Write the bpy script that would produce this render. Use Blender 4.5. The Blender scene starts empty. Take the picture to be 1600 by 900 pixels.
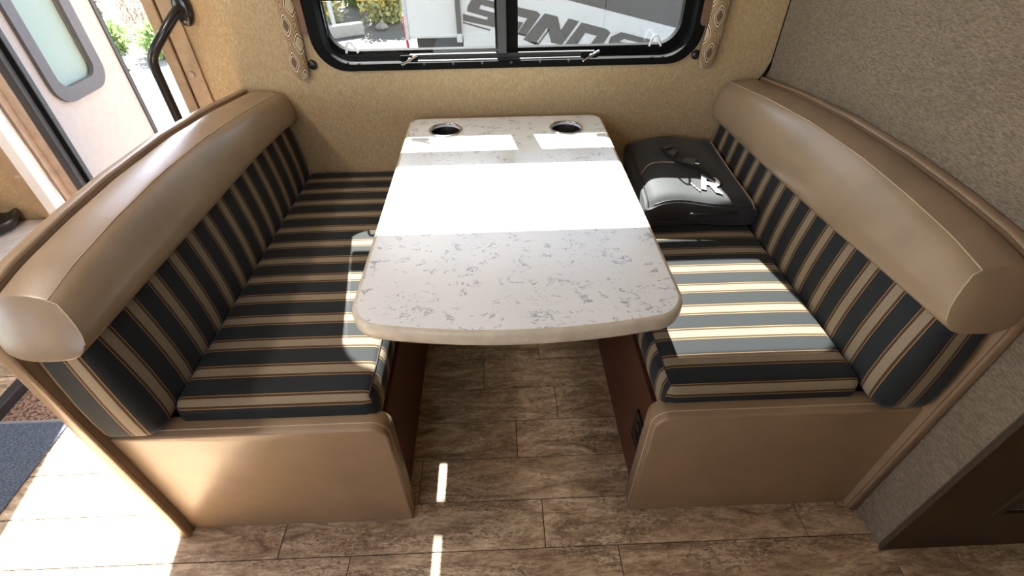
import bpy, bmesh, math, random
from mathutils import Vector, Matrix
random.seed(7)
S = bpy.context.scene
COL = S.collection

# ------------------------------------------------------------------ camera
CAM = Vector((-0.0335, -1.8536, 1.4502)); YAW, PITCH, ROLL, FPX = 0.0257, 0.703, -0.0159, 766.36
def cam_axes():
    cy, sy = math.cos(YAW), math.sin(YAW)
    fw = Vector((sy*math.cos(PITCH), cy*math.cos(PITCH), -math.sin(PITCH)))
    rt = Vector((cy, -sy, 0)); up = rt.cross(fw)
    r2 = rt*math.cos(ROLL) + up*math.sin(ROLL); u2 = -rt*math.sin(ROLL) + up*math.cos(ROLL)
    return r2, u2, fw
r_, u_, f_ = cam_axes()
cd = bpy.data.cameras.new('camera'); cam = bpy.data.objects.new('camera', cd); COL.objects.link(cam)
m = Matrix((r_, u_, -f_)).transposed().to_4x4(); m.translation = CAM; cam.matrix_world = m
cd.sensor_width = 36; cd.sensor_fit = 'HORIZONTAL'; cd.lens = FPX/1600*36; cd.clip_start = .02; cd.clip_end = 300
S.camera = cam

# ------------------------------------------------------------------ light
SUN_A, SUN_K = 0.165, 0.888             # the light travels (a, -1, -k)
SUN_STRENGTH, SKY_STRENGTH, SKY_SAT, EXPOSURE = 58.0, 1.0, .62, .97
w = bpy.data.worlds.new('sky'); S.world = w; w.use_nodes = True
nt = w.node_tree; nt.nodes.clear()
FILL_W = (6.0, 2.0)  # power of the two added fill lamps
sky = nt.nodes.new('ShaderNodeTexSky'); sky.sky_type = 'NISHITA'; sky.sun_disc = False
sky.sun_elevation = math.atan(SUN_K/math.hypot(1, SUN_A)); sky.sun_rotation = -math.atan(SUN_A)
sky.altitude = 1500; sky.dust_density = 1.5
bg = nt.nodes.new('ShaderNodeBackground'); bg.inputs[1].default_value = SKY_STRENGTH
wo = nt.nodes.new('ShaderNodeOutputWorld')
hs = nt.nodes.new('ShaderNodeHueSaturation'); hs.inputs['Saturation'].default_value = SKY_SAT   # hazy, paler sky
nt.links.new(sky.outputs[0], hs.inputs['Color']); nt.links.new(hs.outputs[0], bg.inputs[0]); nt.links.new(bg.outputs[0], wo.inputs[0])
sd = bpy.data.lights.new('sun', 'SUN'); sd.energy = SUN_STRENGTH; sd.angle = math.radians(.53); sd.color = (1, .965, .90)
so = bpy.data.objects.new('sun', sd); COL.objects.link(so)
so.rotation_euler = Vector((SUN_A, -1, -SUN_K)).to_track_quat('-Z', 'Y').to_euler(); so.location = (-2, 10, 12)
S.view_settings.view_transform = 'Standard'; S.view_settings.look = 'None'
S.view_settings.exposure = EXPOSURE; S.view_settings.gamma = 1; S.view_settings.use_curve_mapping = False
S.cycles.diffuse_bounces = 8; S.cycles.max_bounces = 16; S.cycles.transparent_max_bounces = 16
S.cycles.sample_clamp_indirect = 12

# ------------------------------------------------------------------ materials
class NB:
    def __init__(s, name):
        s.m = bpy.data.materials.new(name); s.m.use_nodes = True; s.t = s.m.node_tree; s.t.nodes.clear()
        s.out = s.n('OutputMaterial'); s.p = s.n('BsdfPrincipled'); s.l(s.p.outputs[0], s.out.inputs[0])
    def n(s, typ, **kw):
        x = s.t.nodes.new('ShaderNode'+typ)
        for k, v in kw.items(): setattr(x, k, v)
        return x
    def l(s, a, b): s.t.links.new(a, b)
    def coord(s, kind='Object', scale=(1,1,1), rot=(0,0,0), loc=(0,0,0)):
        c = s.n('TexCoord'); mp = s.n('Mapping'); s.l(c.outputs[kind], mp.inputs[0])
        mp.inputs['Scale'].default_value = scale; mp.inputs['Rotation'].default_value = rot; mp.inputs['Location'].default_value = loc
        return mp.outputs[0]
    def noise(s, vec, scale, detail=4, rough=.55, dist=0):
        x = s.n('TexNoise'); s.l(vec, x.inputs['Vector'])
        for k, v in (('Scale', scale), ('Detail', detail), ('Roughness', rough), ('Distortion', dist)): x.inputs[k].default_value = v
        return x.outputs['Fac']
    def ramp(s, fac, stops, interp='LINEAR'):
        r = s.n('ValToRGB'); s.l(fac, r.inputs[0]); cr = r.color_ramp; cr.interpolation = interp
        while len(cr.elements) < len(stops): cr.elements.new(.5)
        for e, (p, c) in zip(cr.elements, stops):
            e.position = p; e.color = (c if hasattr(c, '__len__') else (c,)*3)[:3] + (1,) if not hasattr(c, '__len__') else tuple(c[:3])+(1,)
        return r.outputs[0]
    def mix(s, fac, a, b, blend='MIX'):
        x = s.n('Mix', data_type='RGBA', blend_type=blend)
        if hasattr(fac, 'type'): s.l(fac, x.inputs[0])
        else: x.inputs[0].default_value = fac
        for i, v in ((6, a), (7, b)):
            if hasattr(v, 'type'): s.l(v, x.inputs[i])
            else: x.inputs[i].default_value = tuple(v)+(1,)
        return x.outputs[2]
    def math(s, op, a, b=0, c=0):
        x = s.n('Math', operation=op)
        for i, v in enumerate((a, b, c)):
            if hasattr(v, 'type'): s.l(v, x.inputs[i])
            else: x.inputs[i].default_value = v
        return x.outputs[0]
    def bump(s, h, strength=.3, dist=.002):
        b = s.n('Bump'); b.inputs['Strength'].default_value = strength; b.inputs['Distance'].default_value = dist
        s.l(h, b.inputs['Height']); s.l(b.outputs[0], s.p.inputs['Normal'])
    def set(s, color=None, rough=None, metal=None, **kw):
        if color is not None:
            if hasattr(color, 'type'): s.l(color, s.p.inputs['Base Color'])
            else: s.p.inputs['Base Color'].default_value = tuple(color)+(1,)
        if rough is not None:
            if hasattr(rough, 'type'): s.l(rough, s.p.inputs['Roughness'])
            else: s.p.inputs['Roughness'].default_value = rough
        if metal is not None: s.p.inputs['Metallic'].default_value = metal
        for k, v in kw.items(): s.p.inputs[k.replace('_', ' ')].default_value = v
        return s.m
def srgb(r, g, b):
    f = lambda c: (c/255/12.92) if c/255 <= .04045 else ((c/255+.055)/1.055)**2.4
    return (f(r), f(g), f(b))
def plain(name, col, rough=.5, metal=0, var=.12, scale=30, bump=0, **kw):
    b = NB(name); v = b.coord()
    n = b.noise(v, scale)
    c = b.ramp(n, [(.3, tuple(x*(1-var) for x in col)), (.7, tuple(min(1, x*(1+var)) for x in col))])
    if bump: b.bump(b.noise(v, scale*8, 3), bump, .001)
    return b.set(c, rough, metal, **kw)
def wallpaper():
    b = NB('tan_wallpaper'); v = b.coord(scale=(1, 1, .35)); v2 = b.coord()
    n = b.noise(v, 260, 5, .7); big = b.noise(v2, 14, 4)
    c = b.ramp(n, [(.3, (.30, .20, .096)), (.5, (.41, .300, .166)), (.72, (.56, .42, .245))])
    c = b.mix(b.ramp(big, [(.35, 0.0), (.75, .35)]), c, (.42, .27, .12))
    b.bump(n, .25, .0015); return b.set(c, .8)
def carpet():
    b = NB('grey_brown_wall_carpet'); v = b.coord(scale=(1, .3, 1.5), rot=(math.radians(14), 0, 0)); v2 = b.coord()
    n = b.noise(v, 300, 3, .6); n2 = b.noise(v2, 420, 2, .6); big = b.noise(v2, 5, 3)
    c = b.ramp(n, [(.30, (.082, .058, .037)), (.5, (.185, .138, .092)), (.70, (.31, .24, .168))])
    c = b.mix(.25, c, b.ramp(n2, [(.3, (.08, .06, .045)), (.7, (.3, .25, .2))]))
    c = b.mix(b.ramp(big, [(.4, 0.0), (.7, .3)]), c, (.14, .105, .075))
    b.bump(n, .6, .003); return b.set(c, .95)
def leather(name, col):
    b = NB(name); v = b.coord(); n = b.noise(v, 9, 3); g = b.n('TexVoronoi'); g.inputs['Scale'].default_value = 420; b.l(v, g.inputs['Vector'])
    c = b.ramp(n, [(.3, tuple(x*.9 for x in col)), (.7, tuple(x*1.07 for x in col))])
    wr = b.noise(b.coord(scale=(1, .5, 1)), 11, 2, .5)
    h = b.math('ADD', b.math('MULTIPLY', g.outputs['Distance'], .06), b.math('MULTIPLY', wr, 1.0))
    b.bump(h, .35, .006)
    return b.set(c, .36, Coat_Weight=.12, Coat_Roughness=.25, Specular_IOR_Level=.5)
def stripes():
    b = NB('striped_upholstery'); uv = b.n('UVMap'); sep = b.n('SeparateXYZ'); b.l(uv.outputs[0], sep.inputs[0])
    v = b.coord(); t = b.math('FRACT', b.math('DIVIDE', sep.outputs[0], .09))
    navy, brown, gold, tan = (.0098, .0125, .0150), (.062, .030, .013), (.37, .215, .075), (.30, .235, .155)
    st = [(0, tan), (.128, gold), (.135, brown), (.200, gold), (.226, navy), (.774, gold), (.800, brown), (.865, gold), (.872, tan)]
    c = b.ramp(t, st, 'CONSTANT')
    wv = b.noise(b.coord(scale=(1, 1, 1)), 520, 2, .6)
    c = b.mix(.55, c, b.ramp(wv, [(.3, (.45, .45, .45)), (.7, (1, 1, 1))]), 'MULTIPLY')
    b.bump(wv, .3, .001)
    return b.set(c, .85, Sheen_Weight=.09, Sheen_Roughness=.4, Sheen_Tint=(.78, 1, 1, 1))
def marble():
    b = NB('white_marble_laminate'); v = b.coord(scale=(1, 1, 1), rot=(0, 0, .5))
    n1 = b.noise(v, 17, 8, .66, .9); n2 = b.noise(v, 6, 3, .5, .4); n3 = b.noise(b.coord(scale=(1, 1.5, 1), rot=(0, 0, -.6)), 24, 4, .55, .5); n5 = b.noise(b.coord(rot=(0, 0, .9), scale=(1, 2.2, 1)), 70, 3, .6, .6)
    vein = b.ramp(n1, [(.474, 0.0), (.492, 1.0), (.502, 1.0), (.522, 0.0)])
    patch = b.ramp(n3, [(.52, 0.0), (.60, 1.0)])
    fleck = b.math('MULTIPLY', b.ramp(n5, [(.60, 0.0), (.66, 1.0)]), b.ramp(n2, [(.50, 0.0), (.62, .9)]))
    f = b.math('MAXIMUM', b.math('MULTIPLY', vein, patch), fleck)
    base = b.ramp(n2, [(.3, (.84, .845, .835)), (.7, (.79, .81, .81))])
    c = b.mix(b.math('MULTIPLY', f, .8), base, (.20, .24, .30))
    return b.set(c, .24, Specular_IOR_Level=.65)
def travertine(dark=1.0):
    b = NB('travertine_plank_vinyl')
    oi = b.n('ObjectInfo'); tc = b.n('TexCoord'); ad = b.n('VectorMath', operation='ADD'); b.l(tc.outputs['Object'], ad.inputs[0])
    sc = b.n('VectorMath', operation='SCALE'); cb = b.n('CombineXYZ')
    b.l(b.math('MULTIPLY', oi.outputs['Random'], 37), cb.inputs[0]); b.l(b.math('MULTIPLY', oi.outputs['Random'], 91), cb.inputs[1])
    b.l(cb.outputs[0], ad.inputs[1])
    mp = b.n('Mapping'); b.l(ad.outputs[0], mp.inputs[0]); mp.inputs['Scale'].default_value = (1, 3.6, 1)
    v = mp.outputs[0]
    mp2 = b.n('Mapping'); b.l(ad.outputs[0], mp2.inputs[0]); mp2.inputs['Scale'].default_value = (1, 1.7, 1); v2 = mp2.outputs[0]
    n1 = b.noise(v, 4.5, 8, .68, 1.3); n2 = b.noise(v, 9, 8, .70, 2.2); n3 = b.noise(v2, 75, 3, .6, .5); n4 = b.noise(v, 2.6, 3, .5); n5 = b.noise(v, 30, 5, .7, 1.0)
    c = b.ramp(n1, [(.34, (.15, .094, .053)), (.44, (.35, .242, .148)), (.53, (.50, .365, .235)), (.66, (.72, .57, .40))])
    c = b.mix(b.ramp(n5, [(.40, .55), (.50, 0.0)]), c, (.13, .082, .048))
    c = b.mix(b.ramp(n5, [(.56, 0.0), (.68, .6)]), c, (.74, .61, .45))
    line = b.ramp(n2, [(.480, 0.0), (.496, 1.0), (.504, 1.0), (.520, 0.0)])
    zone = b.ramp(n4, [(.46, 0.0), (.56, 1.0)])
    c = b.mix(b.math('MULTIPLY', line, b.math('ADD', b.math('MULTIPLY', zone, .5), .38)), c, (.045, .026, .015))
    pit = b.math('MULTIPLY', b.ramp(n3, [(.57, 0.0), (.63, 1.0)]), zone)
    c = b.mix(b.math('MULTIPLY', pit, .75), c, (.055, .036, .024))
    lt = b.math('MULTIPLY', b.ramp(n3, [(.34, 1.0), (.39, 0.0)]), zone)
    c = b.mix(b.math('MULTIPLY', lt, .7), c, (.66, .57, .45))
    c = b.mix(b.math('MULTIPLY', oi.outputs['Random'], .25), c, (.36, .26, .17))
    b.bump(n3, .12, .001)
    return b.set(c, .42)
def ogee():
    b = NB('ogee_fabric'); uv = b.n('UVMap'); sep = b.n('SeparateXYZ'); b.l(uv.outputs[0], sep.inputs[0])
    def wave(x, per):
        c_ = b.math('MULTIPLY', b.math('SUBTRACT', 1, b.math('COSINE', b.math('MULTIPLY', x, math.pi*2/per))), .5)
        t_ = b.math('ABSOLUTE', b.math('SUBTRACT', b.math('MULTIPLY', b.math('FRACT', b.math('ADD', b.math('DIVIDE', x, per), 40)), 2), 1))
        return b.math('ADD', b.math('MULTIPLY', c_, .45), b.math('MULTIPLY', b.math('SUBTRACT', 1, t_), .55))
    cc = b.math('MULTIPLY', b.math('ADD', wave(sep.outputs[0], .062), wave(sep.outputs[1], .118)), .5)
    dk, tn, cr, br = (.035, .02, .012), (.36, .245, .125), (.56, .45, .29), (.12, .06, .03)
    c = b.ramp(cc, [(0, br), (.16, cr), (.20, dk), (.255, cr), (.33, dk), (.365, tn), (.43, br), (.465, tn), (.535, br), (.57, tn), (.635, dk), (.67, cr), (.745, dk), (.80, cr), (.84, (.42, .32, .2))], 'CONSTANT')
    return b.set(c, .8, Sheen_Weight=.15)
def glass(name, trans, tint=(1, 1, 1), rough=.0, refl=1.0):
    b = NB(name); tr = b.n('BsdfTransparent'); tr.inputs[0].default_value = tuple(trans*t for t in tint)+(1,)
    gl = b.n('BsdfGlossy'); gl.inputs['Roughness'].default_value = rough; fr = b.n('Fresnel'); fr.inputs[0].default_value = 1.45
    mx = b.n('MixShader'); b.l(b.math('MULTIPLY', fr.outputs[0], refl), mx.inputs[0]); b.l(tr.outputs[0], mx.inputs[1]); b.l(gl.outputs[0], mx.inputs[2])
    b.l(mx.outputs[0], b.out.inputs[0]); return b.m
def frosted():
    b = NB('frosted_glass'); ts = b.n('BsdfTranslucent'); ts.inputs[0].default_value = (.10, .125, .125, 1)
    gl = b.n('BsdfDiffuse'); gl.inputs[0].default_value = (.36, .47, .47, 1); mx = b.n('MixShader'); mx.inputs[0].default_value = .45
    n = b.noise(b.coord(), 300, 2); bp = b.n('Bump'); bp.inputs['Strength'].default_value = .3; b.l(n, bp.inputs['Height']); b.l(bp.outputs[0], gl.inputs['Normal'])
    b.l(ts.outputs[0], mx.inputs[1]); b.l(gl.outputs[0], mx.inputs[2]); b.l(mx.outputs[0], b.out.inputs[0]); return b.m
def mahogany():
    b = NB('mahogany_panel'); v = b.coord(scale=(1, 1, 7)); n = b.noise(v, 9, 5, .6, .6)
    c = b.ramp(n, [(.3, (.052, .016, .009)), (.7, (.11, .034, .017))]); return b.set(c, .35)
def leafmat(name, c1, c2):
    b = NB(name); n = b.noise(b.coord(), 9, 3); c = b.ramp(n, [(.35, c1), (.65, c2)])
    b.set(c, .6); ts = b.n('BsdfTranslucent'); b.l(c, ts.inputs[0]); mx = b.n('MixShader'); mx.inputs[0].default_value = .35
    b.l(b.p.outputs[0], mx.inputs[1]); b.l(ts.outputs[0], mx.inputs[2]); b.l(mx.outputs[0], b.out.inputs[0]); return b.m
def gravel():
    b = NB('gravel_ground'); v = b.coord(); n = b.noise(v, 3, 5); n2 = b.noise(v, 28, 5, .75)
    c = b.ramp(n2, [(.35, (.075, .07, .066)), (.65, (.17, .16, .148))]); c = b.mix(b.ramp(n, [(.45, 0.0), (.65, .5)]), c, (.2, .17, .125))
    b.bump(n2, .6, .02); return b.set(c, .95)
def matweave():
    b = NB('blue_grey_mat'); v = b.coord(scale=(1, 3, 1), rot=(0, 0, .25)); n = b.noise(v, 120, 3, .7)
    c = b.ramp(n, [(.3, (.022, .029, .044)), (.5, (.06, .076, .105)), (.72, (.17, .20, .25))]); b.bump(n, .6, .004); return b.set(c, .95)
def brownloop():
    b = NB('brown_loop_carpet'); v = b.coord(); g = b.n('TexVoronoi'); g.inputs['Scale'].default_value = 130; b.l(v, g.inputs['Vector'])
    c = b.ramp(g.outputs['Distance'], [(0, (.40, .27, .18)), (.5, (.19, .11, .065)), (.8, (.06, .032, .018))]); return b.set(c, .95)

M = dict(
    wall=wallpaper(), carpet=carpet(), leather=leather('tan_leatherette', (.285, .200, .124)), vinyl=leather('beige_vinyl', (.295, .202, .121)),
    stripes=stripes(), marble=marble(), floor=travertine(), ogee=ogee(), mahogany=mahogany(), frosted=frosted(),
    pipe=plain('dark_piping', (.03, .027, .025), .7), thread=plain('beige_thread', (.46, .36, .24), .6),
    black=plain('black_window_frame', (.006, .006, .006), .75, Specular_IOR_Level=.08), blackmetal=plain('black_gloss_metal', (.012, .011, .010), .25),
    track=plain('grey_track', (.05, .05, .05), .7, 0), alu=plain('brushed_aluminium', (.24, .24, .24), .5, .4), darkalu=plain('dark_aluminium', (.055, .056, .058), .4, .5),
    chrome=plain('chrome', (.75, .75, .76), .12, 1, .03), glass=glass('tinted_glass', .56, (.97, 1, 1)), clear=glass('clear_glass', .9),
    cup=plain('black_plastic', (.012, .010, .009), .35), subfloor=plain('dark_subfloor', (.035, .024, .016), .9),
    cream=plain('cream_edge', (.56, .49, .38), .35), white=plain('white_plastic', (.8, .8, .8), .4, var=.03),
    doorskin=plain('pale_door_skin', (.235, .212, .205), .55, var=.05, bump=.1), doorframe=plain('grey_door_window_frame', (.055, .054, .062), .5),
    trim=plain('tan_trim', (.37, .255, .15), .5), brownwood=plain('light_wood_jamb', (.42, .33, .26), .5), ceil=plain('off_white_ceiling', (.72, .70, .65), .8, var=.04),
    cabinet=plain('dark_brown_cabinet', (.052, .033, .017), .55), fabricbrown=plain('brown_lining', (.16, .09, .055), .8),
    bag=plain('black_bag_fabric', (.018, .019, .024), .72, var=.3, scale=160, bump=.25, Sheen_Weight=.12), strap=plain('black_webbing', (.014, .014, .016), .5),
    buckle=plain('grey_buckle_plastic', (.05, .05, .05), .28), print=plain('white_print', (.85, .85, .85), .6, var=.02),
    mat=matweave(), loop=brownloop(), ground=gravel(), concrete=plain('concrete', (.42, .40, .37), .9), rock=plain('grey_rock', (.25, .22, .19), .9, var=.4, scale=12),
    twhite=plain('white_gelcoat', (.58, .61, .63), .35, var=.03, scale=3), tgrey=plain('grey_decal', (.10, .10, .102), .5), tdark=plain('dark_underbody', (.03, .032, .036), .7),
    tyre=plain('tyre_rubber', (.015, .015, .015), .8), red=plain('red_paint', (.62, .03, .035), .5), galv=plain('galvanised_pole', (.46, .48, .50), .45),
    leafG=leafmat('green_leaf', (.10, .17, .045), (.22, .32, .10)), leafS=leafmat('sage_leaf', (.36, .38, .17), (.58, .57, .28)), flower=leafmat('yellow_flower', (.70, .45, .015), (.80, .58, .04)),
    twig=plain('dry_twig', (.22, .16, .115), .9, var=.3), leafD=leafmat('dry_leaf', (.26, .20, .15), (.42, .35, .27)), ledge=plain('pale_wood_ledge', (.50, .44, .38), .5, var=.2, scale=14),
)

# ------------------------------------------------------------------ helpers
def tag(o, label=None, cat=None, group=None, kind=None):
    for k, v in (('label', label), ('category', cat), ('group', group), ('kind', kind)):
        if v: o[k] = v
    return o
def obj(name, bm, mat, parent=None, smooth=False, recalc=True):
    if isinstance(bm, bmesh.types.BMesh):
        if recalc: bmesh.ops.recalc_face_normals(bm, faces=bm.faces)
        me = bpy.data.meshes.new(name); bm.to_mesh(me); bm.free()
    else: me = bm
    if smooth:
        for p in me.polygons: p.use_smooth = True
    if mat and not me.materials: me.materials.append(M[mat] if isinstance(mat, str) else mat)
    o = bpy.data.objects.new(name, me); COL.objects.link(o)
    if parent: o.parent = parent; o.matrix_parent_inverse = Matrix.Translation(-parent.location) if parent.type == 'EMPTY' else Matrix()
    return o
def empty(name, loc, label, cat, group=None, kind=None):
    o = bpy.data.objects.new(name, None); o.location = loc; o.empty_display_size = .05; COL.objects.link(o)
    return tag(o, label, cat, group, kind)
def box(bm, x0, x1, y0, y1, z0, z1, bev=0, seg=2):
    g = bmesh.ops.create_cube(bm, size=1)
    vs = g['verts']
    for v in vs: v.co = Vector(((x0+x1)/2+v.co.x*(x1-x0), (y0+y1)/2+v.co.y*(y1-y0), (z0+z1)/2+v.co.z*(z1-z0)))
    if bev:
        es = list({e for v in vs for e in v.link_edges})
        bmesh.ops.bevel(bm, geom=es, offset=bev, segments=seg, affect='EDGES', profile=.5)
    return bm
def B(*a, **k): return box(bmesh.new(), *a, **k)
def tube(bm, pts, r, seg=10, closed=False):
    pts = [Vector(p) for p in pts]; n = len(pts); rings = []
    prev = None
    for i, p in enumerate(pts):
        if closed: d = pts[(i+1) % n]-pts[i-1]
        else: d = pts[min(i+1, n-1)]-pts[max(i-1, 0)]
        d.normalize()
        if prev is None:
            a = d.orthogonal().normalized()
        else:
            a = (prev - d*prev.dot(d)).normalized()
        prev = a; b = d.cross(a)
        rr = r[i] if hasattr(r, '__len__') else r
        rings.append([bm.verts.new(p+(a*math.cos(t)+b*math.sin(t))*rr) for t in (2*math.pi*j/seg for j in range(seg))])
    rng = range(n if closed else n-1)
    for i in rng:
        A, C = rings[i], rings[(i+1) % n]
        for j in range(seg): bm.faces.new((A[j], A[(j+1) % seg], C[(j+1) % seg], C[j]))
    if not closed: bm.faces.new(rings[0]); bm.faces.new(rings[-1])
    return bm
def T(pts, r, seg=10, closed=False): return tube(bmesh.new(), pts, r, seg, closed)
def smooth_path(pts, n=8):
    pts = [Vector(p) for p in pts]; P = [pts[0]]+pts+[pts[-1]]; out = []
    for i in range(1, len(P)-2):
        a, b, c, d = P[i-1], P[i], P[i+1], P[i+2]
        for k in range(n):
            t = k/n; out.append(.5*((2*b)+(c-a)*t+(2*a-5*b+4*c-d)*t*t+(3*b-a-3*c+d)*t**3))
    out.append(P[-2]); return out
def rrect(x0, x1, z0, z1, r, n=8):
    out = []
    for cx, cz, a0 in ((x1-r, z1-r, 0), (x0+r, z1-r, 90), (x0+r, z0+r, 180), (x1-r, z0+r, 270)):
        for k in range(n+1):
            a = math.radians(a0+90*k/n); out.append((cx+r*math.cos(a), cz+r*math.sin(a)))
    return out
def plate_with_holes(outer, holes, y0, y1):
    """XZ outline with holes, extruded from y0 to y1"""
    bm = bmesh.new(); es = []
    for loop in [outer]+holes:
        vs = [bm.verts.new((x, y0, z)) for x, z in loop]
        es += [bm.edges.new((vs[i], vs[(i+1) % len(vs)])) for i in range(len(vs))]
    r = bmesh.ops.triangle_fill(bm, edges=es, use_beauty=True)
    fs = [f for f in r['geom'] if isinstance(f, bmesh.types.BMFace)]
    ex = bmesh.ops.extrude_face_region(bm, geom=fs)
    bmesh.ops.translate(bm, verts=[v for v in ex['geom'] if isinstance(v, bmesh.types.BMVert)], vec=(0, y1-y0, 0))
    return bm
def ring(x0, x1, z0, z1, r, wd, y0, y1, n=8):
    return plate_with_holes(rrect(x0, x1, z0, z1, r, n), [rrect(x0+wd, x1-wd, z0+wd, z1-wd, max(.01, r-wd*.6), n)], y0, y1)
def xyz_outline(pts, z0, z1, bev=0, seg=3):
    """XY outline extruded in z, bevelled top and bottom rims"""
    bm = bmesh.new(); vs = [bm.verts.new((x, y, z0)) for x, y in pts]; f = bm.faces.new(vs)
    ex = bmesh.ops.extrude_face_region(bm, geom=[f]); nv = [v for v in ex['geom'] if isinstance(v, bmesh.types.BMVert)]
    bmesh.ops.translate(bm, verts=nv, vec=(0, 0, z1-z0))
    if bev:
        es = [e for e in bm.edges if abs(e.verts[0].co.z-e.verts[1].co.z) < 1e-6]
        bmesh.ops.bevel(bm, geom=es, offset=bev, segments=seg, affect='EDGES', profile=.5)
    return bm
def interp(tab, x):
    if x <= tab[0][0]: return tab[0][1]
    for (a, fa), (b, fb) in zip(tab, tab[1:]):
        if x <= b:
            t = (x-a)/(b-a); return fa+(fb-fa)*t
    return tab[-1][1]
def lathe(bm, prof, cx, cy, cz, n=40):
    rings = [[bm.verts.new((cx+r*math.cos(2*math.pi*j/n), cy+r*math.sin(2*math.pi*j/n), cz+z)) for j in range(n)] for r, z in prof]
    for A, C in zip(rings, rings[1:]):
        for j in range(n): bm.faces.new((A[j], A[(j+1) % n], C[(j+1) % n], C[j]))
    return rings

# ------------------------------------------------------------------ the room
YW = .045                     # inner face of the window wall
YO = .115                     # its outer face
XR = .9916                    # carpeted partition on the right
YC = -1.32                    # its aisle corner
BACK, LEFT, RIGHT, CEIL = -3.1, -3.0, 2.7, 2.08
DX0, DX1, DZ1 = -1.93, -1.19, 1.92      # doorway
WX0, WX1, WZ0, WZ1 = -.676, .71, .905, 1.60
WELL = (-1.86, -1.03, -.785, YO)        # entry step well x0 x1 y0 y1

def structure(o, label, cat): return tag(o, label, cat, kind='structure')
outer = [(LEFT, -.30), (DX0, -.30), (DX0, DZ1), (DX1, DZ1), (DX1, -.30), (RIGHT, -.30), (RIGHT, CEIL), (LEFT, CEIL)]
bm = plate_with_holes(outer, [rrect(WX0+.02, WX1-.02, WZ0+.02, WZ1-.02, .085)], YW, YO)
structure(obj('wall_front', bm, 'wall'), 'tan papered wall holding the window and the doorway', 'wall')
# floor: dark bed plus single planks
floor = structure(obj('floor', B(LEFT, RIGHT, BACK, WELL[2], -.06, -.0035), 'subfloor'), 'brown travertine look vinyl plank floor under the table', 'floor')
bmx = bmesh.new(); box(bmx, LEFT, WELL[0], WELL[2], YW, -.06, -.0035); box(bmx, WELL[1], RIGHT, WELL[2], YW, -.06, -.0035)
obj('floor_bed', bmx, 'subfloor', floor)
PITCH_ROW, PL = .1412, .75
joints = {0: -.308, 1: -.002, 2: .146, 3: -.114, 4: .102, -1: .065, -2: .269}
def plank(x0, x1, y0, y1):
    g = .0011
    bm = B(x0+g, x1-g, y0+g, y1-g, -.0034, .0, bev=.0009, seg=1)
    c = Vector(((x0+x1)/2, (y0+y1)/2, 0)); bmesh.ops.translate(bm, verts=bm.verts, vec=-c)
    o = obj('plank', bm, 'floor', floor); o.location = c
for rr in range(-15, 8):
    y1 = -.994+PITCH_ROW*rr; y0 = y1-PITCH_ROW
    if rr > 0 and y1 > YW: y1 = YW
    if y1 <= y0+.01 or y0 < BACK: continue
    x = joints.get(rr, random.uniform(0, PL)) - PL*6
    while x < RIGHT:
        a, b = max(x, LEFT), min(x+PL, RIGHT); x += PL
        if b-a < .01: continue
        if y1 <= WELL[2]+.001 or b <= WELL[0] or a >= WELL[1]: plank(a, b, y0, y1); continue
        if a < WELL[0]-.01: plank(a, WELL[0], y0, y1)
        if b > WELL[1]+.01: plank(WELL[1], b, y0, y1)
        if y0 < WELL[2]-.02: plank(max(a, WELL[0]), min(b, WELL[1]), y0, WELL[2])
# step well
bm = bmesh.new()
x0, x1, y0, y1 = WELL
box(bm, x0-.012, x0, y0, y1, -.24, -.004); box(bm, x1, x1+.012, y0, y1, -.24, -.004); box(bm, x0-.012, x1+.012, y0-.012, y0, -.24, -.004)
box(bm, x0-.012, x1+.012, y0-.012, y1, -.25, -.24)
structure(obj('trim_1', bm, 'loop'), 'brown carpeted step well inside the doorway', 'step')
bm = B(x0, x1, y0, y1, -.24, -.03)
tag(obj('step_carpet', bm, 'loop'), 'brown looped carpet covering the entry step', 'carpet', kind='structure')
bm = bmesh.new(); box(bm, x0-.03, x0+.012, y0, YW-.01, .0005, .006, .002); box(bm, x0+.003, x0+.012, y0, YW-.01, -.03, .003)
structure(obj('trim_2', bm, 'darkalu'), 'grey metal edge strip beside the step well', 'edge strip')
structure(obj('trim_3', B(x0, x1, y0-.006, y0+.006, -.03, .004, .002), 'alu'), 'thin metal edging in front of the step well', 'edge strip')
# partition with carpet, and the dark cabinet face on the aisle side
structure(obj('wall_right', B(XR, RIGHT, YC+.012, YW-.002, 0.0, CEIL, .006), 'carpet'), 'grey brown carpeted partition behind the right bench', 'wall')
cab = empty('cabinet', (1.8, YC, 0), 'dark brown cabinet front with an air vent beside the carpeted partition', 'cabinet')
obj('front_panel', plate_with_holes([(XR+.002, 0.001), (RIGHT, 0.001), (RIGHT, CEIL), (XR+.002, CEIL)], [[(1.20, .205), (1.50, .205), (1.50, .325), (1.20, .325)]], YC, YC+.011), 'cabinet', cab)
obj('corner_bead', B(XR-.003, XR+.006, YC-.003, YC+.006, .001, CEIL, .002), 'cabinet', cab)
vent = obj('vent_frame', plate_with_holes([(1.185, .19), (1.515, .19), (1.515, .34), (1.185, .34)], [[(1.203, .208), (1.497, .208), (1.497, .322), (1.203, .322)]], YC-.006, YC), 'cabinet', cab)
for k in range(8):
    bm = B(1.203, 1.497, -.002, .002, -.0016, .0016); o = obj('slat', bm, 'alu', vent); o.location = (0, YC+.002, .215+k*.0143); o.rotation_euler.x = -.35
obj('vent_back', B(1.20, 1.50, YC+.0105, YC+.0118, .205, .325), 'cup', cab)
structure(obj('wall_back', plate_with_holes([(LEFT, -.06), (RIGHT, -.06), (RIGHT, CEIL), (LEFT, CEIL)], [rrect(-1.5, -.3, 1.05, 1.7, .05)], BACK-.06, BACK), 'wall'), 'tan papered wall behind the viewer with a small window', 'wall')
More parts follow.
